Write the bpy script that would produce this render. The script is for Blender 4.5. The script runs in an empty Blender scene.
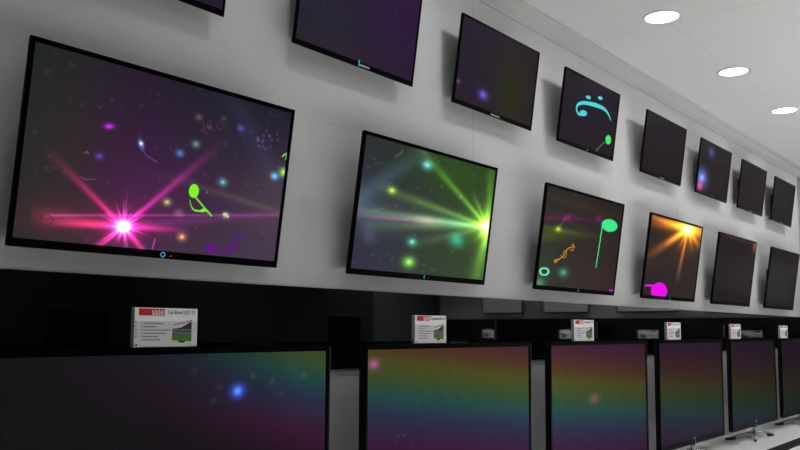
import bpy, bmesh, math
import numpy as np
from mathutils import Vector, Matrix

C = bpy.context.scene.collection
R = np.random.RandomState(7)

# ------------------------------------------------------------------ materials
def lin(c):
    c = np.clip(np.asarray(c, float), 0, 255)/255.0
    return np.where(c <= .04045, c/12.92, ((c+.055)/1.055)**2.4)

def mat(name, rgb, rough=.5, metal=0., ior=1.45, emit=None, strength=0., bump=None, var=None, spec=None):
    m = bpy.data.materials.new(name); m.use_nodes = True
    nt = m.node_tree; b = nt.nodes['Principled BSDF']
    c = [float(v) for v in lin(rgb)]+[1]
    b.inputs['Base Color'].default_value = c
    b.inputs['Roughness'].default_value = rough
    b.inputs['Metallic'].default_value = metal
    b.inputs['IOR'].default_value = ior
    if spec is not None: b.inputs['Specular IOR Level'].default_value = spec
    if emit is not None:
        b.inputs['Emission Color'].default_value = [float(v) for v in lin(emit)]+[1]
        b.inputs['Emission Strength'].default_value = strength
    if bump or var:
        tc = nt.nodes.new('ShaderNodeTexCoord')
        no = nt.nodes.new('ShaderNodeTexNoise'); no.inputs['Scale'].default_value = (bump or var)[0]
        no.inputs['Detail'].default_value = 3
        nt.links.new(tc.outputs['Object'], no.inputs['Vector'])
        if bump:
            bp = nt.nodes.new('ShaderNodeBump'); bp.inputs['Strength'].default_value = bump[1]; bp.inputs['Distance'].default_value = .002
            nt.links.new(no.outputs['Fac'], bp.inputs['Height']); nt.links.new(bp.outputs['Normal'], b.inputs['Normal'])
        if var:
            mx = nt.nodes.new('ShaderNodeMix'); mx.data_type = 'RGBA'
            k = var[1]
            mx.inputs[6].default_value = [v*(1-k) for v in c[:3]]+[1]
            mx.inputs[7].default_value = [min(1, v*(1+k)) for v in c[:3]]+[1]
            nt.links.new(no.outputs['Fac'], mx.inputs[0]); nt.links.new(mx.outputs[2], b.inputs['Base Color'])
    return m

def panel_mat(name, rgb, joints, jrgb, rough=.6):
    """painted board with thin joints; joints = [(axis, offset, pitch, halfwidth)] in object space"""
    m = mat(name, rgb, rough)
    nt = m.node_tree; b = nt.nodes['Principled BSDF']
    tc = nt.nodes.new('ShaderNodeTexCoord'); sp = nt.nodes.new('ShaderNodeSeparateXYZ')
    nt.links.new(tc.outputs['Object'], sp.inputs[0])
    prev = None
    for ax, off, pitch, hw in joints:
        a = nt.nodes.new('ShaderNodeMath'); a.operation = 'SUBTRACT'; a.inputs[1].default_value = off
        nt.links.new(sp.outputs[ax], a.inputs[0])
        p = nt.nodes.new('ShaderNodeMath'); p.operation = 'PINGPONG'; p.inputs[1].default_value = pitch/2
        nt.links.new(a.outputs[0], p.inputs[0])
        l = nt.nodes.new('ShaderNodeMath'); l.operation = 'LESS_THAN'; l.inputs[1].default_value = hw
        nt.links.new(p.outputs[0], l.inputs[0])
        if prev is None: prev = l
        else:
            mx = nt.nodes.new('ShaderNodeMath'); mx.operation = 'MAXIMUM'
            nt.links.new(prev.outputs[0], mx.inputs[0]); nt.links.new(l.outputs[0], mx.inputs[1]); prev = mx
    no = nt.nodes.new('ShaderNodeTexNoise'); no.inputs['Scale'].default_value = 1.3; no.inputs['Detail'].default_value = 2
    nt.links.new(tc.outputs['Object'], no.inputs['Vector'])
    base = lin(rgb)
    v = nt.nodes.new('ShaderNodeMix'); v.data_type = 'RGBA'
    v.inputs[6].default_value = [float(x*.97) for x in base]+[1]; v.inputs[7].default_value = [float(x*1.03) for x in base]+[1]
    nt.links.new(no.outputs['Fac'], v.inputs[0])
    mx = nt.nodes.new('ShaderNodeMix'); mx.data_type = 'RGBA'
    mx.inputs[7].default_value = [float(x) for x in lin(jrgb)]+[1]
    nt.links.new(prev.outputs[0], mx.inputs[0]); nt.links.new(v.outputs[2], mx.inputs[6])
    nt.links.new(mx.outputs[2], b.inputs['Base Color'])
    return m

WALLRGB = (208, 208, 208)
M = {}
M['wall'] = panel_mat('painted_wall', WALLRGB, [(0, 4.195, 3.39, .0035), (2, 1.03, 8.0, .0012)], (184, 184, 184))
M['wall_plain'] = mat('painted_plain_wall', WALLRGB, .6, var=(1.3, .03))
M['wall_dark'] = mat('dark_grey_paint', (64, 68, 68), .7, var=(2, .06))
M['wall_black'] = mat('black_curtain', (17, 18, 17), .8, var=(4, .3))
M['ceiling'] = panel_mat('ceiling_board', (228, 228, 228), [(0, 5.66, 2.245, .007), (1, -.71, 2.4, .004)], (216, 216, 216))
M['crown'] = mat('crown_paint', (202, 202, 202), .55, var=(3, .02))
M['gloss'] = mat('black_gloss_laminate', (7, 9, 9), .03, ior=1.5)
M['edge'] = mat('black_satin_trim', (9, 9, 9), .35)
M['counter'] = mat('white_laminate', (215, 215, 215), .38, var=(5, .02))
M['floor'] = mat('white_floor_tile', (225, 224, 222), .35, var=(2, .06))
M['housing'] = mat('dark_grey_plastic', (20, 20, 21), .5, spec=.15, bump=(400, .1))
M['bezel'] = mat('black_gloss_bezel', (5, 5, 5), .3, spec=.04)
M['silver'] = mat('brushed_silver_metal', (190, 190, 192), .25, .9)
M['thin_edge'] = mat('grey_metal_edge', (95, 95, 95), .35, .4)
M['rubber'] = mat('black_rubber', (10, 10, 10), .6)
M['steel'] = mat('grey_bracket_steel', (70, 70, 72), .45, .7)
M['cyan'] = mat('cyan_logo_light', (10, 40, 45), .5, emit=(40, 175, 185), strength=1)
M['wordmark'] = mat('grey_wordmark', (120, 120, 125), .4, emit=(120, 120, 125), strength=.5)
M['red_led'] = mat('red_standby_led', (60, 5, 5), .5, emit=(220, 40, 50), strength=.7)
M['card'] = mat('white_card', (252, 251, 251), .6)
M['card_grey'] = mat('pale_grey_print', (222, 221, 223), .6)
M['card_back'] = mat('dark_card_back', (44, 45, 44), .7)
M['card_side'] = mat('grey_card_edge', (150, 148, 150), .6)
M['red'] = mat('red_print', (200, 22, 34), .55)
M['ink'] = mat('dark_ink', (70, 70, 76), .6)
M['ink_soft'] = mat('grey_ink', (145, 145, 150), .6)
M['grass'] = mat('green_print', (60, 128, 22), .6, var=(60, .3))
M['stand_dark'] = mat('dark_grandstand_print', (45, 46, 52), .6, var=(120, .6))
M['stand_mid'] = mat('grey_grandstand_print', (120, 118, 122), .6, var=(150, .4))
M['lamp'] = mat('lamp_diffuser', (240, 240, 240), .5, emit=(255, 255, 255), strength=3.5)
M['lamp_trim'] = mat('white_lamp_trim', (225, 225, 225), .4)

def screen_mat():
    m = bpy.data.materials.new('display_glass'); m.use_nodes = True
    nt = m.node_tree; b = nt.nodes['Principled BSDF']
    b.inputs['Base Color'].default_value = (.004, .004, .005, 1)
    b.inputs['Roughness'].default_value = .25
    b.inputs['Specular IOR Level'].default_value = .02; b.inputs['IOR'].default_value = 1.2
    a = nt.nodes.new('ShaderNodeAttribute'); a.attribute_name = 'picture'
    nt.links.new(a.outputs['Color'], b.inputs['Emission Color'])
    b.inputs['Emission Strength'].default_value = 1
    m.cycles.emission_sampling = 'NONE'
    return m
M['screen'] = screen_mat()

# ------------------------------------------------------------------ helpers
def tag(o, label=None, cat=None, group=None, kind=None):
    if label: o['label'] = label
    if cat: o['category'] = cat
    if group: o['group'] = group
    if kind: o['kind'] = kind
    return o

def thing(name, label, cat, loc, rot=(0, 0, 0), group=None):
    o = bpy.data.objects.new(name, None); C.objects.link(o); o.empty_display_size = .05
    o.location = loc; o.rotation_euler = rot
    return tag(o, label, cat, group)

def link(name, me, mats, parent=None):
    o = bpy.data.objects.new(name, me); C.objects.link(o)
    for m in (mats if isinstance(mats, (list, tuple)) else [mats]): me.materials.append(m)
    if parent is not None: o.parent = parent
    return o

def obj(name, bm, mats, parent=None, smooth=False):
    me = bpy.data.meshes.new(name); bm.normal_update(); bm.to_mesh(me); bm.free()
    if smooth:
        for p in me.polygons: p.use_smooth = True
    return link(name, me, mats, parent)

def box(bm, x0, x1, y0, y1, z0, z1, mi=0, bev=0.):
    r = bmesh.ops.create_cube(bm, size=1)
    vs = r['verts']
    bmesh.ops.scale(bm, vec=(x1-x0, y1-y0, z1-z0), verts=vs)
    bmesh.ops.translate(bm, vec=((x0+x1)/2, (y0+y1)/2, (z0+z1)/2), verts=vs)
    fs = {f for v in vs for f in v.link_faces}
    for f in fs: f.material_index = mi
    if bev > 0:
        es = list({e for v in vs for e in v.link_edges})
        rr = bmesh.ops.bevel(bm, geom=es, offset=bev, segments=2, affect='EDGES', profile=.6)
        for f in rr['faces']: f.material_index = mi
    return bm

def tube(bm, pts, radii, n=10):
    rings = []
    pts = [Vector(p) for p in pts]
    for i, p in enumerate(pts):
        d = (pts[min(i+1, len(pts)-1)]-pts[max(i-1, 0)]).normalized()
        up = Vector((0, 0, 1)) if abs(d.z) < .9 else Vector((1, 0, 0))
        a = d.cross(up).normalized(); b = d.cross(a).normalized()
        r = radii[i] if isinstance(radii, (list, tuple)) else radii
        rings.append([bm.verts.new(p+(a*math.cos(t)+b*math.sin(t))*r) for t in [2*math.pi*k/n for k in range(n)]])
    for i in range(len(rings)-1):
        for k in range(n):
            bm.faces.new((rings[i][k], rings[i][(k+1) % n], rings[i+1][(k+1) % n], rings[i+1][k]))
    bm.faces.new(rings[0][::-1]); bm.faces.new(rings[-1])
    bmesh.ops.recalc_face_normals(bm, faces=bm.faces[:])
    return bm

def prism_x(bm, prof, x0, x1):
    a = [bm.verts.new((x0, y, z)) for y, z in prof]; b = [bm.verts.new((x1, y, z)) for y, z in prof]
    n = len(prof)
    for i in range(n): bm.faces.new((a[i], a[(i+1) % n], b[(i+1) % n], b[i]))
    bm.faces.new(a[::-1]); bm.faces.new(b)
    bmesh.ops.recalc_face_normals(bm, faces=bm.faces[:])
    return bm

def struct(name, bm, m, parent=None):
    o = obj(name, bm, m, parent)
    if parent is None: o['kind'] = 'structure'
    return o

# ------------------------------------------------------------------ dimensions (camera eye at z = 0)
D = 2.8485                 # camera to display wall
XE = 12.0                  # end wall
YO = -6.05                 # wall across the aisle
ZC, ZF = 2.20, -1.80
XL = -3.2
ZBT, ZBB = .203, -.192     # black band
CT = -1.05                 # counter top

# ------------------------------------------------------------------ shell
struct('wall_back', box(bmesh.new(), XL, XE+.15, 0, .15, ZF, ZC), M['wall'])
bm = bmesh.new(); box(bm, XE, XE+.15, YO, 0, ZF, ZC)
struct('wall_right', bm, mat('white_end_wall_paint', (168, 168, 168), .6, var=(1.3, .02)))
struct('wall_front', box(bmesh.new(), 10.16, XE+.15, YO-.15, YO, ZF, ZC), M['wall_dark'])
struct('wall_front_curtained', box(bmesh.new(), XL, 10.16, YO-.15, YO-.02, ZF, ZC), M['wall_black'])
struct('floor', box(bmesh.new(), XL, XE+.15, YO-.15, .15, ZF-.1, ZF), M['floor'])
struct('ceiling', box(bmesh.new(), XL, XE+.15, YO-.15, .15, ZC, ZC+.1), M['ceiling'])
prof = [(.01, 2.10), (-.012, 2.10), (-.02, 2.115), (-.028, 2.12), (-.05, 2.135), (-.066, 2.160), (-.070, 2.172), (-.092, 2.178), (-.1, 2.186), (-.1, 2.21), (.01, 2.21)]
struct('trim_1', prism_x(bmesh.new(), prof, XL, XE), M['crown'])
o = struct('trim_2', prism_x(bmesh.new(), prof, 0, -YO), M['crown']); o.location = (XE, 0, 0); o.rotation_euler = (0, 0, -math.pi/2)
# black gloss band behind the counter row
struct('trim_3', box(bmesh.new(), XL, XE-.012, -.012, .005, ZBB, ZBT, bev=.001), M['gloss'])
struct('trim_4', box(bmesh.new(), XE-.012, XE+.005, YO+.02, -.012, ZBB, ZBT, bev=.001), M['edge'])

# ------------------------------------------------------------------ counters
def counter(name, x0, x1, label, loc=(0, 0, 0), rz=0, depth=1.25):
    t = thing(name, label, 'counter', loc, (0, 0, rz))
    bm = bmesh.new(); box(bm, x0, x1, -.620, -.001, CT-.04, CT, bev=.002)
    obj('worktop', bm, M['counter'], t)
    obj('front_ledge', box(bmesh.new(), x0, x1, -depth, -.775, CT-.04, CT, bev=.002), M['counter'], t)
    obj('inlay_strip', box(bmesh.new(), x0, x1, -.774, -.621, CT-.04, CT-.004), M['edge'], t)
    obj('base_panel', box(bmesh.new(), x0, x1, -depth+.06, -.001, ZF+.001, CT-.041), M['counter'], t)
    return t
counter('display_counter', XL+.01, XE-.002, 'long white display counter with black inlay strip under the big televisions')
counter('display_counter', 1.26, -YO-.01, 'white counter along the far end wall, seen only in the glossy band', (XE, 0, 0), -math.pi/2, .9)

# ------------------------------------------------------------------ pictures on the screens
class Pic:
    """colours of one display in the display's own plane; u to the right and v up in metres, 8-bit display values"""
    def __init__(s, u0, u1, v0, v1, nx):
        s.asp = 1.; s.nx = nx; s.ny = max(2, int(nx*(v1-v0)/(u1-u0)))
        s.u0, s.u1, s.v0, s.v1 = u0, u1, v0, v1
        U, V = np.meshgrid(np.linspace(u0, u1, s.nx), np.linspace(v0, v1, s.ny))
        s.U, s.V = U, V; s.c = np.zeros(U.shape+(3,))
    def bg(s, lt, rt, lb, rb):  # screen base colours, with the glass's reflected haze painted in
        a = ((s.U-s.u0)/(s.u1-s.u0))[..., None]; b = ((s.V-s.v0)/(s.v1-s.v0))[..., None]
        lt, rt, lb, rb = map(np.array, (lt, rt, lb, rb))
        s.c += (lt*(1-a)+rt*a)*b+(lb*(1-a)+rb*a)*(1-b)
    def add(s, m, rgb): s.c += m[..., None]*np.array(rgb, float)
    def over(s, m, rgb):
        m = np.clip(m, 0, 1)[..., None]; s.c = s.c*(1-m)+np.array(rgb, float)*m
    def spot(s, u, v, r, rgb, k=1.):
        d2 = ((s.U-u)/s.asp)**2+(s.V-v)**2; s.add(k*np.exp(-d2/(r*r)), rgb)
    def haze(s, u, v, ru, rv, rgb, ang=0.):
        du, dv = s.U-u, s.V-v; c, n = math.cos(ang), math.sin(ang)
        a = (du*c+dv*n)/ru; b = (-du*n+dv*c)/rv
        s.add(np.exp(-a*a-b*b), rgb)
    def ray(s, u, v, ang, length, w0, w1, rgb, fall=1.):
        du, dv = s.U-u, s.V-v; c, n = math.cos(ang), math.sin(ang)
        a = du*c+dv*n; b = -du*n+dv*c
        t = np.clip(a/length, 0, 1); w = w0+(w1-w0)*t
        s.add(np.where(a > 0, (1-t)**fall*np.exp(-(b/w)**2), 0), rgb)
    def ellipse(s, u, v, ru, rv, rgb, ang=0., hole=0.):
        du, dv = s.U-u, s.V-v; c, n = math.cos(ang), math.sin(ang)
        d = np.sqrt(((du*c+dv*n)/ru)**2+((-du*n+dv*c)/rv)**2)
        e = .0022/min(ru, rv)
        m = np.clip((1-d)/e+.5, 0, 1)
        if hole: m = m*np.clip((d-hole)/e+.5, 0, 1)
        s.over(m, rgb)
    def line(s, pts, w, rgb, k=1.):
        m = np.zeros(s.U.shape); ws = w if isinstance(w, (list, tuple)) else [w]*len(pts)
        # smooth the path
        P = []
        n = len(pts)
        for i in range(n-1):
            p0 = np.array(pts[max(i-1, 0)]); p1 = np.array(pts[i]); p2 = np.array(pts[i+1]); p3 = np.array(pts[min(i+2, n-1)])
            for t in np.linspace(0, 1, 7)[:-1]:
                q = .5*((2*p1)+(-p0+p2)*t+(2*p0-5*p1+4*p2-p3)*t*t+(-p0+3*p1-3*p2+p3)*t**3)
                P.append((q, ws[i]*(1-t)+ws[i+1]*t))
        P.append((np.array(pts[-1]), ws[-1]))
        for (a, wa), (b, wb) in zip(P[:-1], P[1:]):
            d = b-a; L = max(d@d, 1e-9)
            t = np.clip(((s.U-a[0])*d[0]+(s.V-a[1])*d[1])/L, 0, 1)
            dist = np.hypot(s.U-a[0]-t*d[0], s.V-a[1]-t*d[1]); w = wa*(1-t)+wb*t
            m = np.maximum(m, np.clip((w-dist)/.0022+.5, 0, 1))
        s.over(m*k, rgb)
    def dust(s, n, seed, lo=15, hi=50, tint=(1, .9, 1.1)):
        r = np.random.RandomState(seed)
        for _ in range(n):
            u, v = r.uniform(s.u0, s.u1), r.uniform(s.v0, s.v1); k = r.uniform(lo, hi)
            s.spot(u, v, r.uniform(.003, .007), np.array(tint)*k)
    def build(s, parent, y):
        nx, ny = s.nx, s.ny
        me = bpy.data.meshes.new('screen')
        co = np.stack([s.U, np.full(s.U.shape, y), s.V], -1).reshape(-1, 3)
        i = np.arange((ny-1)*(nx-1)); r, c = i//(nx-1), i % (nx-1); a = r*nx+c
        f = np.stack([a, a+1, a+nx+1, a+nx], -1)
        me.from_pydata(co.tolist(), [], f.tolist())
        at = me.color_attributes.new('picture', 'FLOAT_COLOR', 'POINT')
        col = np.concatenate([lin(s.c.reshape(-1, 3)), np.ones((nx*ny, 1))], 1)
        at.data.foreach_set('color', col.astype(np.float32).ravel())
        me.update()
        return link('screen', me, M['screen'], parent)

# ------------------------------------------------------------------ televisions
def bezel_bm(w, h, b, bt, bb, y0, y1):
    bm = bmesh.new()
    outer = [(0, 0), (w, 0), (w, h), (0, h)]; inner = [(b, bb), (w-b, bb), (w-b, h-bt), (b, h-bt)]
    L = []
    for y in (y0, y1):
        L.append([bm.verts.new((x, y, z)) for x, z in outer]); L.append([bm.verts.new((x, y, z)) for x, z in inner])
    o0, i0, o1, i1 = L
    for k in range(4):
        j = (k+1) % 4
        bm.faces.new((o0[k], o0[j], i0[j], i0[k])); bm.faces.new((o1[k], i1[k], i1[j], o1[j]))
        bm.faces.new((o0[k], o1[k], o1[j], o0[j])); bm.faces.new((i0[k], i0[j], i1[j], i1[k]))
    bmesh.ops.recalc_face_normals(bm, faces=bm.faces[:])
    es = [e for e in bm.edges if e.calc_length() > .05 and all(abs(v.co.y-y0) < 1e-6 for v in e.verts)]
    bmesh.ops.bevel(bm, geom=es, offset=.0015, segments=2, affect='EDGES')
    return bm

def logo_ring(bm, u, v, r, y, a0=0., a1=2*math.pi, w=.3, n=24, th=.0015):
    for k in range(n):
        t0 = a0+(a1-a0)*k/n; t1 = a0+(a1-a0)*(k+1)/n
        q = [(r*math.cos(t0), r*math.sin(t0)), (r*math.cos(t1), r*math.sin(t1)), (r*(1-w)*math.cos(t1), r*(1-w)*math.sin(t1)), (r*(1-w)*math.cos(t0), r*(1-w)*math.sin(t0))]
        f = [bm.verts.new((u+a, y-th, v+b)) for a, b in q]; g = [bm.verts.new((u+a, y, v+b)) for a, b in q]
        bm.faces.new(f)
        for i in range(4): bm.faces.new((f[i], g[i], g[(i+1) % 4], f[(i+1) % 4]))
    bmesh.ops.recalc_face_normals(bm, faces=bm.faces[:])
    return bm

def television(name, label, group, loc, rot, w, h, pic, style, th=.022, b=.017, bt=.018, bb=.030):
    """local frame: x right, z up, front towards -y, origin at the lower left front corner"""
    t = thing(name, label, 'television', loc, rot, group)
    bm = box(bmesh.new(), .002, w-.002, .010, th, .002, h-.002, bev=.003)
    box(bm, w*.18, w*.82, th, th+.014, h*.16, h*.70, bev=.006)
    obj('housing', bm, M['housing'], t)
    obj('bezel', bezel_bm(w, h, b, bt, bb, 0, .0105), M['bezel'], t)
    pic.build(t, .005)
    c = w/2
    bm = bmesh.new()
    if style == 'ring':
        logo_ring(bm, c+.005, bb*.52, .0105, 0)
    elif style == 'arc':
        logo_ring(bm, c+.012, bb*.55, .011, 0, math.radians(105), math.radians(255), .32, 12)
    elif style == 'stroke':
        box(bm, c, c+.007, -.0015, 0, .002, bb+.008)
        box(bm, c+.010, c+.085, -.0015, 0, .006, .016, mi=1)
    elif style == 'word':
        box(bm, c-.05, c+.05, -.0015, 0, .005, .014, mi=1)
    else:
        box(bm, c-.004, c+.004, -.0015, 0, .004, .020)
    obj('brand_mark', bm, [M['cyan'], M['wordmark']], t)
    if style in ('ring', 'arc'):
        bm = bmesh.new(); bmesh.ops.create_uvsphere(bm, u_segments=8, v_segments=6, radius=.0032)
        bmesh.ops.translate(bm, vec=(c+.042, 0, bb*.42), verts=bm.verts[:])
        obj('standby_light', bm, M['red_led'], t)
    return t

def bracket(t, w, h, tilt, gap, th):
    # wall plate plus two arms, in the set's own frame; the wall is 'gap' behind the lower front edge
    def wl(x, yy, zz):    # world offset -> local
        c, s = math.cos(tilt), math.sin(tilt)
        return Vector((x, yy*c+zz*s, -yy*s+zz*c))
    zz0, zz1 = h*.35, h*.62
    for x in (w*.36, w*.64):
        obj('bracket_arm', tube(bmesh.new(), [wl(x, gap, h*.5), Vector((x, th+.010, h*.5))], .016, 8), M['steel'], t)
    bm = bmesh.new(); box(bm, w*.3, w*.7, gap-.006, gap-.001, zz0-.03, zz1+.03)
    bmesh.ops.rotate(bm, cent=(0, 0, 0), matrix=Matrix.Rotation(-tilt, 3, 'X'), verts=bm.verts[:])
    obj('wall_plate', bm, M['steel'], t)

# ---- the lower wall row: 1.2 m sets
TM, WM, HM, ZM, YM = .146, 1.215, .715, .2764, -.075
XM = [1.300, 2.985, 4.803, 6.545, 8.235, 10.03]

def newpic(w, h, nx, b=.017, bt=.018, bb=.030): return Pic(b-.001, w-b+.001, bb-.001, h-bt+.001, nx)
PI = math.pi

def pic_magenta():
    p = newpic(WM, HM, 400); p.asp = 1.35
    p.bg((30, 37, 38), (34, 30, 44), (42, 44, 44), (66, 56, 74))
    p.haze(.45, .45, .25, .5, (8, -8, 8)); p.haze(.8, .25, .5, .25, (8, -3, 6)); p.haze(.16, .38, .2, .4, (6, 2, -4))
    p.haze(.30, .11, .30, .07, (26, 0, 4)); p.haze(.5, .2, .22, .16, (18, 0, 12))
    su, sv = .430, .108
    p.ray(su, sv, math.atan2(.328-.107, .124-.433), .44, .007, .020, (215, 20, 85), 1.3)
    p.ray(su, sv, math.atan2(.514-.107, .86-.433), .66, .007, .026, (195, 20, 125), 1.6)
    p.ray(su, sv, math.atan2(-.12, .14), .26, .009, .016, (225, 20, 110), .9)
    p.ray(su, sv, math.atan2(-.12, -.14), .26, .009, .016, (225, 20, 110), .9)
    p.ray(su, sv, PI+.05, .34, .008, .016, (215, 20, 90), .8)
    p.ray(su, sv, PI-.03, .36, .010, .030, (90, 16, 32), .4)
    p.ray(su, sv, .05, .30, .009, .014, (235, 20, 130), 1.)
    p.ray(.12, .116, math.atan2(.246-.116, 1.15), 1.25, .004, .006, (85, 18, 70), .4)
    p.ray(.40, .108, math.atan2(.246-.107, .84), .95, .012, .026, (36, 8, 30), .6)
    for k in range(22):
        a = 2*PI*k/22+.11*math.sin(k*3.1); L = .05+.07*abs(math.sin(k*2.3+.5))
        p.ray(su, sv, a, L, .0035, .002, (235, 90, 180), 1.)
    p.ray(su, sv, PI/2, .17, .004, .002, (170, 30, 110), 1.2)
    p.spot(su, sv, .055, (170, 0, 95), .8); p.spot(su, sv, .030, (120, 60, 100)); p.spot(su, sv, .019, (255, 255, 255), 1.3)
    p.haze(.324, .468, .022, .010, (120, 10, 150), .2)
    p.spot(.324, .468, .010, (60, 0, 60))
    p.haze(.463, .427, .010, .018, (80, 130, 170), .5); p.spot(.463, .43, .006, (120, 120, 80))
    p.line([(.463, .42), (.49, .39), (.515, .38), (.54, .372)], .0022, (92, 80, 150), .8)
    p.spot(.299, .353, .012, (35, 30, 130))
    p.line([(.24, .355), (.25, .362), (.256, .352)], .002, (150, 110, 90), .7)
    p.line([(.235, .268), (.26, .262), (.29, .268)], .002, (150, 70, 100), .7)
    p.spot(.64, .422, .014, (25, 90, 150)); p.spot(.71, .471, .014, (55, 110, 70)); p.spot(.709, .58, .012, (60, 45, 40))
    p.spot(.865, .339, .017, (30, 110, 100)); p.spot(.865, .339, .007, (60, 40, 40))
    p.spot(.607, .223, .014, (90, 130, 20)); p.spot(.607, .223, .006, (60, 60, 40)); p.spot(.668, .187, .016, (60, 40, 40))
    p.spot(.695, .093, .016, (130, 90, 20)); p.spot(.695, .093, .007, (80, 70, 50))
    p.line([(.735, .56), (.742, .53), (.76, .52)], .0022, (110, 60, 110), .6)
    p.line([(.80, .57), (.815, .55), (.835, .568), (.82, .585), (.80, .57)], .0018, (100, 60, 100), .55)
    p.spot(.765, .55, .010, (60, 20, 40)); p.spot(.83, .60, .01, (40, 25, 50))
    p.haze(.925, .576, .018, .013, (60, 30, 120))
    r = np.random.RandomState(3)
    for _ in range(16): p.spot(1.08+r.uniform(-.06, .06), .55+r.uniform(-.05, .05), .005, (50, 36, 66), .8)
    p.haze(1.0, .55, .35, .05, (5, 8, 16), -.8)
    p.spot(1.142, .405, .016, (50, 150, 190)); p.spot(1.197, .43, .020, (120, 210, 40))
    p.haze(1.15, .30, .2, .2, (14, 14, 6)); p.haze(.95, .28, .3, .015, (18, 22, 8), -.12)
    p.line([(1.175, .50), (1.197, .515), (1.197, .49)], .004, (110, 210, 60))
    G = (125, 245, 40)
    p.ellipse(.727, .283, .024, .028, G)
    p.line([(.733, .262), (.757, .245), (.79, .22), (.828, .193)], [.0028, .003, .003, .003], G)
    p.line([(.712, .245), (.722, .222), (.742, .206), (.785, .207)], [.001, .002, .003, .004], G)
    p.line([(.770, .208), (.790, .214), (.815, .203)], [.003, .006, .003], G)
    p.ellipse(.792, .287, .003, .003, (160, 120, 180)); p.spot(.90, .205, .012, (90, 150, 70)); p.ellipse(.895, .207, .010, .005, (200, 230, 170)); p.ellipse(.912, .198, .007, .003, (200, 230, 170))
    V = (98, 20, 130)
    p.ellipse(.845, .060, .030, .018, V, .0); p.line([(.86, .045), (.90, .05), (.95, .065), (.985, .10), (1.0, .135)], [.006, .004, .010, .006, .002], V, .9)
    p.line([(.93, .095), (.96, .11), (1.0, .135)], [.002, .005, .002], V, .8)
    p.line([(.566, .034), (.570, .058), (.574, .075)], [.002, .0025, .001], (230, 80, 190), .9)
    p.ellipse(.13, .10, .024, .020, (70, 40, 42), 0, .88)
    p.dust(150, 5, 5, 20, (1, .75, 1))
    return p

def pic_green():
    p = newpic(WM, HM, 300); p.asp = 1.8
    p.bg((46, 47, 54), (46, 64, 34), (52, 52, 66), (56, 72, 48))
    p.haze(.35, .60, .35, .16, (-4, -2, -4)); p.haze(.2, .05, .4, .15, (0, -4, 6)); p.haze(.75, .62, .35, .14, (2, 16, -8)); p.haze(.75, .12, .35, .12, (0, 2, -6))
    p.haze(.15, .47, .45, .05, (16, 26, 34), .58); p.haze(.05, .33, .2, .1, (14, 22, 26))
    su, sv = 1.185, .352
    p.ray(su, sv, math.atan2(.656-.366, .60-1.212), .95, .012, .032, (70, 130, 25), 1.)
    p.ray(su, sv, math.atan2(.60-.366, .95-1.212), .30, .01, .02, (80, 130, 30), 1.)
    p.ray(su, sv, PI-.10, 1.05, .010, .030, (64, 96, 26), .6)
    p.ray(su, sv, PI+.03, 1.25, .012, .026, (80, 110, 66), .6)
    p.ray(su, sv, PI+.09, 1.15, .01, .035, (40, 56, 34), .5)
    p.ray(su, sv, math.atan2(.20-.366, .50-1.212), .8, .012, .035, (34, 55, 22), .8)
    p.ray(su, sv, math.atan2(-.33, -.06), .42, .02, .10, (80, 140, 30), .8)
    p.ray(su, sv, math.atan2(.33, -.03), .45, .02, .06, (60, 110, 20), .9)
    p.haze(.33, .308, .28, .009, (60, 4, 52), .055); p.haze(.58, .325, .12, .03, (56, 46, 40)); p.haze(.45, .33, .5, .08, (12, 14, 12), .05); p.haze(.85, .34, .2, .03, (14, 50, 36))
    for k in range(26):
        a = PI/2+PI*k/25; L = .06+.12*abs(math.sin(k*2.7))
        p.ray(su, sv, a, L, .006, .003, (120, 190, 50), 1.2)
    p.spot(su, sv, .11, (70, 110, 15)); p.spot(su, sv, .038, (190, 235, 90), 1.1)
    p.spot(.529, .625, .026, (50, 130, 160)); p.spot(.529, .625, .012, (40, 40, 30))
    p.spot(.262, .450, .020, (95, 130, 25)); p.spot(.262, .45, .009, (50, 50, 20))
    p.spot(.477, .200, .024, (20, 110, 90)); p.spot(.477, .20, .010, (80, 70, 60))
    p.spot(.471, .090, .030, (75, 165, 20)); p.spot(.471, .09, .012, (60, 60, 40)); p.spot(.883, .245, .038, (10, 110, 90))
    p.line([(.26, .63), (.29, .645), (.31, .665)], .006, (110, 110, 115), .5)
    p.haze(.13, .20, .05, .04, (20, 22, 28))
    p.dust(80, 9, 8, 36, (.95, 1, 1.05))
    return p

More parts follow.
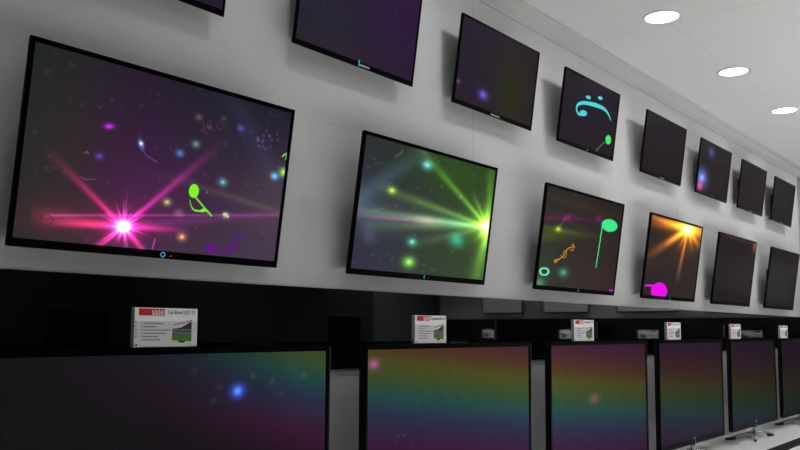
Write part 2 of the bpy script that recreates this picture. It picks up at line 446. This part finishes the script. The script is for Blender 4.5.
def pic_brown():
    p = newpic(WM, HM, 240); p.asp = 2.2
    p.bg((46, 41, 37), (40, 33, 33), (50, 54, 47), (46, 36, 35))
    p.haze(.9, .10, .5, .2, (10, 2, 2)); p.haze(.5, .62, .6, .03, (10, 8, 0), -.03); p.haze(.7, .45, .4, .02, (8, 5, 0), -.12)
    p.haze(.10, .485, .34, .018, (36, -6, 26), .1); p.haze(.5, .53, .3, .02, (20, -2, 18))
    p.haze(.06, .365, .40, .045, (18, 34, -10), .1); p.haze(.3, .42, .4, .02, (20, 28, 4))
    p.spot(.336, .511, .024, (44, -4, 40)); p.spot(.817, .555, .026, (58, 0, 52))
    p.haze(.27, .47, .08, .010, (40, 30, 20), .7)
    p.spot(.229, .424, .020, (80, 115, 10)); p.spot(.229, .424, .008, (50, 50, 30))
    p.spot(.372, .133, .032, (16, 85, 66)); p.spot(.372, .133, .014, (30, 36, 30)); p.spot(.05, .045, .035, (30, 85, 45)); p.haze(.1, .15, .15, .15, (0, 12, 4))
    G = (62, 232, 140)
    p.ellipse(1.005, .528, .135, .047, G, .03)
    p.line([(.885, .53), (.872, .35), (.858, .20)], [.009, .007, .006], G)
    p.ellipse(.106, .124, .070, .029, (120, 235, 185), .02, .62)
    Y = (198, 146, 42)
    p.line([(.23, .21), (.27, .215), (.32, .235), (.36, .26), (.39, .30), (.44, .315), (.49, .325)], [.004, .006, .003, .004, .004, .003, .004], Y)
    p.line([(.31, .25), (.345, .235), (.385, .25), (.375, .285), (.34, .275), (.345, .25)], .003, Y)
    p.line([(.22, .205), (.25, .195), (.265, .215)], .004, Y); p.line([(.43, .30), (.465, .295), (.485, .315), (.465, .34), (.44, .33)], .003, Y)
    p.ellipse(1.165, .040, .045, .007, (190, 20, 170))
    p.dust(40, 12, 8, 28)
    return p

def pic_orange():
    p = newpic(WM, HM, 220); p.asp = 2.2
    p.bg((48, 37, 31), (45, 37, 34), (42, 36, 36), (46, 39, 37))
    su, sv = .850, .655
    for a, L, w1, c, f in ((PI+.02, .95, .055, (250, 120, 20), .7), (PI-.03, .9, .02, (255, 140, 40), .8),
                           (math.atan2(.379-.665, .078-.85), .95, .055, (190, 95, 20), .8), (math.atan2(.5-.665, .40-.85), .55, .04, (230, 140, 30), .9),
                           (math.atan2(.277-.665, .755-.85), .52, .045, (215, 110, 20), .8), (math.atan2(.553-.665, 1.141-.85), .42, .04, (230, 130, 30), .8),
                           (-.02, .40, .05, (255, 150, 30), .4), (math.atan2(-.2, .2), .28, .02, (220, 120, 30), 1.), (math.atan2(-.25, -.22), .3, .02, (180, 90, 20), 1.)):
        p.ray(su, sv, a, L, .020, w1, c, f)
    p.haze(.85, .70, .5, .035, (150, 80, 0)); p.spot(su, sv, .16, (130, 70, 0)); p.spot(su, sv, .075, (160, 130, 60)); p.spot(su, sv, .035, (200, 200, 200), 1.2)
    p.haze(.3, .30, .5, .04, (8, 4, 0), .2); p.haze(.05, .69, .1, .03, (50, 20, 0))
    p.ellipse(.36, .070, .175, .075, (236, 8, 236), .0)
    p.line([(.05, .105), (.14, .112), (.25, .100)], [.007, .007, .02], (236, 8, 236))
    return p

def pic_dark(w, h, nx, base=(38, 32, 34), extra=()):
    p = newpic(w, h, nx); b = np.array(base)
    p.bg(b, b+(3, 2, 1), b+(2, 1, 2), b+(1, 1, 1))
    for e in extra: getattr(p, e[0])(*e[1:])
    return p

lab = ['large wall television showing a magenta starburst and a green music note',
       'large wall television showing a green starburst flaring from the right edge',
       'large wall television showing a mint music note, a ring and a gold squiggle',
       'large wall television showing an orange starburst and a magenta blob below',
       'dark wall television with a faint orange corner, right of the orange starburst one',
       'dark wall television at the far right end of the lower wall row']
pics = [pic_magenta(), pic_green(), pic_brown(), pic_orange(),
        pic_dark(WM, HM, 60, (31, 26, 28), [('haze', .6, .70, .6, .02, (50, 28, 10)), ('spot', 1.17, .665, .07, (120, 60, 20))]),
        pic_dark(WM, HM, 40, (31, 27, 29))]
for i, x in enumerate(XM):
    t = television('wall_television', lab[i], 'large televisions on the lower wall row', (x, YM, ZM), (TM, 0, 0), WM, HM, pics[i], ['ring', 'arc', 'arc', 'dot', 'dot', 'dot'][i])
    bracket(t, WM, HM, TM, -YM, .022)

# ---- the upper wall row: 0.9 m sets
TT, WT, HT, ZT, YT = .1405, .900, .531, 1.3414, -.075
XT = [1.285, 2.593, 3.878, 5.146, 6.588, 7.882, 9.148, 10.408]
SB = dict(b=.012, bt=.013, bb=.026)
CY = (72, 216, 218)
def sp(nx, base, extra=()):
    p = Pic(.011, WT-.011, .025, HT-.012, nx); p.asp = 1.8; b = np.array(base, float)
    p.bg(b+(2, 2, 4), b, b+(0, 2, 0), b+(1, 0, 0))
    for e in extra: getattr(p, e[0])(*e[1:])
    return p
tp = [sp(60, (34, 25, 45)),
      sp(160, (37, 29, 46), [('haze', .8, .45, .35, .4, (6, -6, 10)), ('haze', .25, .2, .3, .2, (0, 4, 2)), ('haze', .3, .06, .4, .05, (4, 2, -2)), ('dust', 25, 31, 5, 18)]),
      sp(160, (38, 27, 42), [('haze', .62, .2, .25, .35, (2, 14, -16)), ('spot', .300, .110, .030, (60, 45, 150)), ('spot', .300, .110, .014, (20, 20, 40)), ('spot', .03, .13, .012, (60, 60, 70)), ('dust', 12, 32, 5, 18)]),
      sp(240, (34, 27, 35), [('line', [(.34, .262), (.27, .245), (.228, .270), (.235, .305), (.30, .335), (.40, .352), (.52, .365), (.65, .366), (.73, .345), (.79, .305)], [.012, .009, .010, .012, .013, .014, .016, .013, .009, .004], CY),
                             ('ellipse', .335, .266, .058, .022, CY, .15), ('ellipse', .385, .395, .040, .013, CY, .1), ('ellipse', .575, .432, .040, .013, CY, .1),
                             ('ellipse', .785, .150, .048, .036, (60, 240, 110), .1), ('line', [(.76, .13), (.70, .105), (.60, .03)], .004, (60, 150, 80))]),
      sp(60, (32, 26, 30)),
      sp(120, (36, 29, 28), [('spot', .31, .434, .045, (40, 45, 130)), ('spot', .125, .158, .085, (70, 95, 200)), ('spot', .125, .158, .03, (60, 60, 40)), ('haze', .095, .065, .07, .045, (190, 20, 70))]),
      sp(60, (32, 26, 27)),
      sp(60, (31, 26, 29))]
labt = ['dark purple television cut off by the photo\'s top edge, leftmost of the upper row',
        'dark purple upper-row television with a white wordmark under its screen',
        'dark upper-row television with one small violet glow near its lower edge',
        'upper-row television showing a cyan bass clef and a green note',
        'blank dark upper-row television just right of the one with the cyan bass clef',
        'upper-row television showing a blue glow above a pink patch',
        'second from the right of the dark televisions in the upper row',
        'rightmost dark television of the upper row, nearest the far corner']
for i, x in enumerate(XT):
    t = television('wall_television', labt[i], 'small televisions on the upper wall row', (x, YT, ZT), (TT, 0, 0), WT, HT, tp[i],
                   ['word', 'stroke', 'word', 'dot', 'word', 'dot', 'word', 'word'][i], th=.019, **SB)
    bracket(t, WT, HT, TT, -YT, .019)

# ---- the counter row: 1.5 m sets on feet
WL, HL, ZL, YL, PL, XL0 = 1.478, .863, -.927, -.325, 1.710, 1.128
STOPS = [(-1.6, (0, 0, 0)), (-1.0, (10, 0, 8)), (-.62, (42, 6, 34)), (-.25, (24, 30, 54)), (0, (16, 58, 54)), (.22, (40, 62, 22)), (.43, (60, 58, 12)), (.62, (60, 34, 14)), (.88, (54, 16, 30)), (1.15, (34, 8, 36)), (1.6, (6, 2, 8))]
def rainbow(i):
    p = Pic(.019, WL-.019, .034, HL-.025, 150 if i < 3 else 60); p.asp = [1.25, 1.7, 2.2, 2, 2, 2][i]
    X = XL0+i*PL+p.U; Z = ZL+p.V
    zt = np.interp(X, [1.1, 2.0, 2.6, 2.9, 4.3, 6.0, 7.7, 11], [.20, -.09, -.23, -.30, -.46, -.60, -.71, -.9])
    wd = np.interp(X, [1.1, 2.6, 4.3, 6.0, 11], [.36, .37, .42, .46, .6])
    s = (Z-zt)/wd
    am = np.interp(X, [1.2, 1.75, 2.4, 4.6, 6.0, 6.3, 7.7, 8.2, 9.5, 10], [0, .30, .8, .95, .74, .60, .50, .42, .34, .28])
    p.bg((19, 19, 20), (19, 19, 20), (19, 18, 20), (20, 17, 20))
    rip = 1+.03*np.sin((X*7+Z*5)*6)*np.sin(X*3.1)
    xs = [a for a, _ in STOPS]
    for c in range(3): p.c[..., c] += np.interp(s, xs, [b[c] for _, b in STOPS])*am*rip*1.02
    if i == 0:
        p.spot(.975, .690, .028, (20, 60, 205)); p.spot(.975, .69, .014, (50, 70, 50))
        for u, v, k in ((.86, .66, 50), (.885, .71, 40), (1.05, .745, 50), (1.15, .72, 45), (1.33, .735, 50), (.77, .775, 25), (1.2, .665, 30)): p.spot(u, v, .011, (k*.7, k*.9, k*.8), .5)
        p.dust(90, 41, 3, 12)
    if i == 1: p.spot(.065, .770, .022, (105, 20, 115)); p.dust(60, 42, 4, 14); p.line([(.22, .40), (.26, .43), (.30, .425)], .003, (110, 90, 120), .4)
    if i == 2: p.spot(.60, .478, .032, (64, 14, 34)); p.dust(20, 43, 4, 12)
    return p
labl = ['big counter television at the left, rainbow only in its upper right corner',
        'big counter television glowing yellow, green and violet, behind the second price sign',
        'big counter television with a small pink spot in the middle of its rainbow',
        'big counter television with dim rainbow and its lower bezel just in view',
        'nearly dark counter television whose splayed feet show in full',
        'nearly dark counter television at the far right, cut by the frame']
def leg_bm(ax, ay, dark):
    p0 = Vector((0, 0, .055)); p2 = Vector((ax, ay, .0125)); p1 = (p0*.5+p2*.5)+Vector((0, 0, .012))
    bm = bmesh.new()
    tube(bm, [p0, p1, p2], [.016, .013, .011], 8)
    return bm
for i in range(6):
    x = XL0+i*PL
    t = television('counter_television', labl[i], 'big televisions standing on the counter', (x, YL, ZL), (0, 0, 0), WL, HL, rainbow(i), 'dot', th=.040, b=.020, bt=.026, bb=.035)
    obj('side_trim', box(bmesh.new(), WL, WL+.003, -.001, .012, .01, HL-.01), M['thin_edge'], t)
    s = obj('stand', tube(bmesh.new(), [(WL/2, .02, CT-ZL+.050), (WL/2, .02, .05)], [.026, .019], 12), M['silver'], t, True)
    for ax, ay in ((-.34, .17), (.34, .17), (-.30, -.09), (.32, -.08)):
        l = obj('leg', leg_bm(ax, ay, 0), M['silver'], s, True); l.location = (WL/2, .02, CT-ZL)
        bm = bmesh.new(); a = Vector((ax, ay, .0125))
        tube(bm, [a*.72+Vector((0, 0, .0095)), Vector((ax*1.02, ay*1.02, .0125))], [.0165, .0115], 10)
        f = obj('foot_cap', bm, M['rubber'], s); f.location = (WL/2, .02, CT-ZL)

# ------------------------------------------------------------------ price signs on the counter televisions
def text_mesh(txt, size, width=None):
    cu = bpy.data.curves.new('lettering', 'FONT'); cu.body = txt; cu.size = size; cu.extrude = .0004; cu.resolution_u = 3
    o = bpy.data.objects.new('lettering', cu); C.objects.link(o)
    dg = bpy.context.evaluated_depsgraph_get(); dg.update()
    me = bpy.data.meshes.new_from_object(o.evaluated_get(dg)); bpy.data.objects.remove(o)
    vs = [v.co for v in me.vertices]; x0 = min(v.x for v in vs); x1 = max(v.x for v in vs); y0 = min(v.y for v in vs)
    k = (width/(x1-x0)) if width else 1
    me.transform(Matrix.Rotation(PI/2, 4, 'X') @ Matrix.Diagonal((k, 1, 1, 1)) @ Matrix.Translation((-x0, -y0, 0)))
    me.materials.clear()
    return me
SW, SH, STH = .268, .139, .020
ME = {}
def sign_meshes():
    def fin(name, bm):
        me = bpy.data.meshes.new(name); bm.normal_update(); bm.to_mesh(me); bm.free(); return me
    ME['card'] = fin('card', box(box(bmesh.new(), 0, SW, 0, STH, 0, SH, bev=.001), .002, SW-.002, -.0004, 0, .002, SH*.66, mi=1))
    me = ME['card']; me.materials.append(M['card']); me.materials.append(M['card_grey']); me.materials.append(M['card_side']); me.materials.append(M['card_back'])
    for p in me.polygons:
        if p.normal.x < -.7 and p.area > .001: p.material_index = 2
        if p.normal.y > .7: p.material_index = 3
    ME['red_banner'] = fin('red_banner', box(bmesh.new(), .016, .123, -.0012, -.0002, SH*.80, SH*.975)); ME['red_banner'].materials.append(M['red'])
    ME['sale_word'] = text_mesh('sale', .036, .050); ME['sale_word'].transform(Matrix.Translation((.069, -.0016, SH*.815))); ME['sale_word'].materials.append(M['card'])
    ME['heading'] = text_mesh('Top Brand LED TV', .020, .124); ME['heading'].transform(Matrix.Translation((.133, -.0008, SH*.815))); ME['heading'].materials.append(M['ink'])
    bm = bmesh.new()
    for k, w in enumerate((.082, .050, .112, .096, .062, .072)):
        z = SH*(.60-.083*k); box(bm, .036, .036+w, -.0010, -.0003, z-.0022, z+.0022)
        box(bm, .028, .032, -.0010, -.0003, z-.002, z+.002)
    for k in range(5): box(bm, .003, .010, -.0010, -.0003, SH*(.62-.09*k)-.002, SH*(.62-.09*k)+.002)
    ME['description'] = fin('description', bm); ME['description'].materials.append(M['ink_soft'])
    bm = bmesh.new(); x0, x1 = .158, .242; z0, z1 = .020, .098
    def poly(pts, y, mi):
        a = [bm.verts.new((x0+(x1-x0)*u, y, z0+(z1-z0)*v)) for u, v in pts]; b = [bm.verts.new((v.co.x, -.0003, v.co.z)) for v in a]
        f = bm.faces.new(a); f.material_index = mi
        for k in range(len(a)): g = bm.faces.new((a[k], b[k], b[(k+1) % len(a)], a[(k+1) % len(a)])); g.material_index = mi
    poly([(0, .28), (1, .28), (1, .95), (.75, .80), (.5, .66), (.25, .60), (0, .58)], -.0010, 1)
    poly([(0, .36), (1, .30), (1, .42), (0, .46)], -.0013, 2)
    poly([(0, .50), (1, .48), (1, .56), (0, .55)], -.0013, 2)
    poly([(.05, .76), (1, 1.0), (1, .97), (.05, .73)], -.0013, 1)
    poly([(0, .05), (.35, .03), (1, 0), (1, .28), (0, .34)], -.0016, 0)
    poly([(.25, .03), (.4, -.07), (.6, -.07), (.7, .02)], -.0010, 1)
    bmesh.ops.recalc_face_normals(bm, faces=bm.faces[:])
    ME['picture'] = fin('picture', bm)
    for m in ('grass', 'stand_dark', 'stand_mid'): ME['picture'].materials.append(M[m])
    ME['corner_mark'] = fin('corner_mark', box(bmesh.new(), .006, .013, -.0010, -.0003, .003, .012)); ME['corner_mark'].materials.append(M['red'])
sign_meshes()
def price_sign(loc, rz, w, label, group):
    t = thing('price_sign', label, 'price sign', loc, (0, 0, rz), group)
    for k, me in ME.items():
        o = bpy.data.objects.new(k, me); C.objects.link(o); o.parent = t; o.scale = (w/SW, 1, 1)
    return t
ZTOP = ZL+HL
for x, w, l in ((1.640, .265, 'white SALE price sign on the leftmost counter television, heading readable'),
                (3.210, .262, 'white SALE price sign on the counter television glowing yellow and green'),
                (4.880, .283, 'white SALE price sign on the counter television with the pink spot'),
                (6.452, .292, 'white SALE price sign on the counter television whose lower bezel just shows'),
                (8.022, .290, 'white SALE price sign on the counter television with fully visible feet'),
                (9.690, .300, 'white SALE price sign on the rightmost counter television')):
    price_sign((x, YL+.006, ZTOP+.0005), 0, w, l, 'price signs on the counter televisions')

# ------------------------------------------------------------------ end wall (seen mirrored in the black band)
RZ = -PI/2
def grey_pic(w, h, v, nb=.016):
    p = Pic(nb, w-nb, nb+.008, h-nb, 12); p.bg((v, v, v), (v, v, v), (v-6, v-6, v-6), (v-6, v-6, v-6)); return p
ew = [(-4.30, .80), (-3.10, .82), (-1.66, .98), (-.30, .98)]
for k, (ylft, w) in enumerate(ew):
    lb = ['grey-screened television mirrored in the black band, first from the left', 'grey-screened television mirrored in the black band, second from the left',
          'widest grey-screened television mirrored in the black band', 'grey-screened television on the end wall close to the corner'][k]
    # facing -x: local x runs along -y
    t = television('wall_television', lb, 'televisions on the end wall', (XE-.075, ylft, .285), (0, 0, RZ), w, .56, grey_pic(w, .56, 212), 'dot', b=.018, bt=.018, bb=.024)
    bracket(t, w, .56, 0, .075, .022)
for k, yc in enumerate((-.62, -1.98, -3.32, -4.66)):
    w = 1.20
    lb = ['black-screened counter television in the corner by the end wall', 'black-screened end wall counter television, second from the corner',
          'black-screened end wall counter television, third from the corner', 'black-screened end wall counter television farthest from the corner'][k]
    p = Pic(.018, w-.018, .03, .76, 8); p.bg((8, 8, 9), (8, 8, 9), (6, 6, 7), (6, 6, 7))
    t = television('counter_television', lb, 'televisions on the end wall counter', (XE-.31, yc+w/2, ZL+.03), (0, 0, RZ), w, .78, p, 'dot', th=.04)
    s = obj('stand', tube(bmesh.new(), [(w/2, .02, CT-ZL-.03+.03), (w/2, .02, .05)], .024, 10), M['silver'], t, True)
    bm = bmesh.new(); box(bm, w/2-.22, w/2+.22, -.10, .12, CT-ZL-.03, CT-ZL-.03+.012, bev=.004); obj('foot_plate', bm, M['silver'], s)
for y, l in ((-4.63, 'dim price sign mirrored in the black band, leftmost of the mirrored ones'), (-3.19, 'dim mirrored price sign directly left of a bright one'),
             (-1.90, 'dim mirrored price sign third from the left'), (-.46, 'dim mirrored price sign right of the second farthest bright one')):
    price_sign((XE-.300, y, ZL+.03+.7805), RZ, .30, l, 'price signs on the end wall televisions')

# ------------------------------------------------------------------ ceiling downlights
def downlight_meshes():
    bm = bmesh.new(); n = 40
    prof = [(.112, 0), (.132, 0), (.134, -.003), (.131, -.006), (.116, -.006), (.112, -.003)]
    rings = [[bm.verts.new((r*math.cos(2*PI*k/n), r*math.sin(2*PI*k/n), z)) for k in range(n)] for r, z in prof]
    for i in range(len(prof)):
        j = (i+1) % len(prof)
        for k in range(n): bm.faces.new((rings[i][k], rings[i][(k+1) % n], rings[j][(k+1) % n], rings[j][k]))
    bmesh.ops.recalc_face_normals(bm, faces=bm.faces[:])
    a = bpy.data.meshes.new('trim_ring'); bm.to_mesh(a); bm.free(); a.materials.append(M['lamp_trim'])
    bm = bmesh.new(); bmesh.ops.create_cone(bm, cap_ends=True, segments=40, radius1=.113, radius2=.113, depth=.003)
    b = bpy.data.meshes.new('diffuser'); bm.to_mesh(b); bm.free(); b.materials.append(M['lamp'])
    return a, b
TR, DF = downlight_meshes()
LW = 7.0
def downlight(x, y, label, power=LW, spread=170):
    t = thing('downlight', label, 'ceiling light', (x, y, ZC), (0, 0, 0), 'round ceiling downlights')
    for nm, me in (('trim_ring', TR), ('diffuser', DF)):
        o = bpy.data.objects.new(nm, me); C.objects.link(o); o.parent = t
        if nm == 'diffuser': o.location = (0, 0, -.0022)
    l = bpy.data.lights.new('downlight_lamp', 'AREA'); l.shape = 'DISK'; l.size = .2; l.energy = power; l.spread = math.radians(spread)
    o = bpy.data.objects.new('downlight_lamp', l); C.objects.link(o); o.parent = t; o.location = (0, 0, -.012)
YR = -.709
for k, x in enumerate((2.366, 3.935, 5.503, 7.068, 8.642, 10.21, 11.6)):
    downlight(x, YR, ['round downlight above the photo, over the magenta starburst television', 'round downlight above the photo, between the two starburst televisions', 'round ceiling downlight nearest the camera, largest in the photo', 'middle one of the three glowing ceiling downlights',
                      'farthest glowing ceiling downlight still in the photo', 'round downlight beyond the right edge of the photo', 'round downlight close to the far corner'][k], [2, 4, 6, 6, 6, 6, 6][k])
for j, y in enumerate((-3.1, -5.2)):  # unseen lamp rows, added so floor bounce brightens ceiling and wall
    for k, x in enumerate((.8, 3.93, 7.07, 10.21)):
        downlight(x, y, 'added unseen downlight over the %s, %s' % (['aisle', 'far side of the shop'][j], ['near the camera', 'in the second line', 'in the third line', 'by the end wall'][k]), [20, 32, 56, 88][k], 95)

# ------------------------------------------------------------------ world, camera
w = bpy.data.worlds.new('shop_ambient'); bpy.context.scene.world = w; w.use_nodes = True
w.node_tree.nodes['Background'].inputs[0].default_value = (.9, .95, 1, 1)
w.node_tree.nodes['Background'].inputs[1].default_value = .12

f, yaw, pit, roll = 825.5, .885, .0927, .0052
fw = Vector((math.sin(yaw)*math.cos(pit), math.cos(yaw)*math.cos(pit), math.sin(pit)))
r = fw.cross(Vector((0, 0, 1))).normalized(); u = r.cross(fw)
r2 = r*math.cos(roll)+u*math.sin(roll); u2 = u*math.cos(roll)-r*math.sin(roll)
cam = bpy.data.cameras.new('camera'); co = bpy.data.objects.new('camera', cam); C.objects.link(co)
m3 = Matrix((r2, u2, -fw)).transposed()
co.matrix_world = Matrix.Translation((0, -D, 0)) @ m3.to_4x4()
cam.sensor_fit = 'HORIZONTAL'; cam.sensor_width = 36; cam.lens = f*36/800
cam.shift_y = 28.65/800; cam.clip_start = .05
sc = bpy.context.scene; sc.camera = co
sc.view_settings.view_transform = 'Standard'; sc.view_settings.look = 'None'
sc.view_settings.exposure = 0; sc.view_settings.gamma = 1; sc.view_settings.use_curve_mapping = False
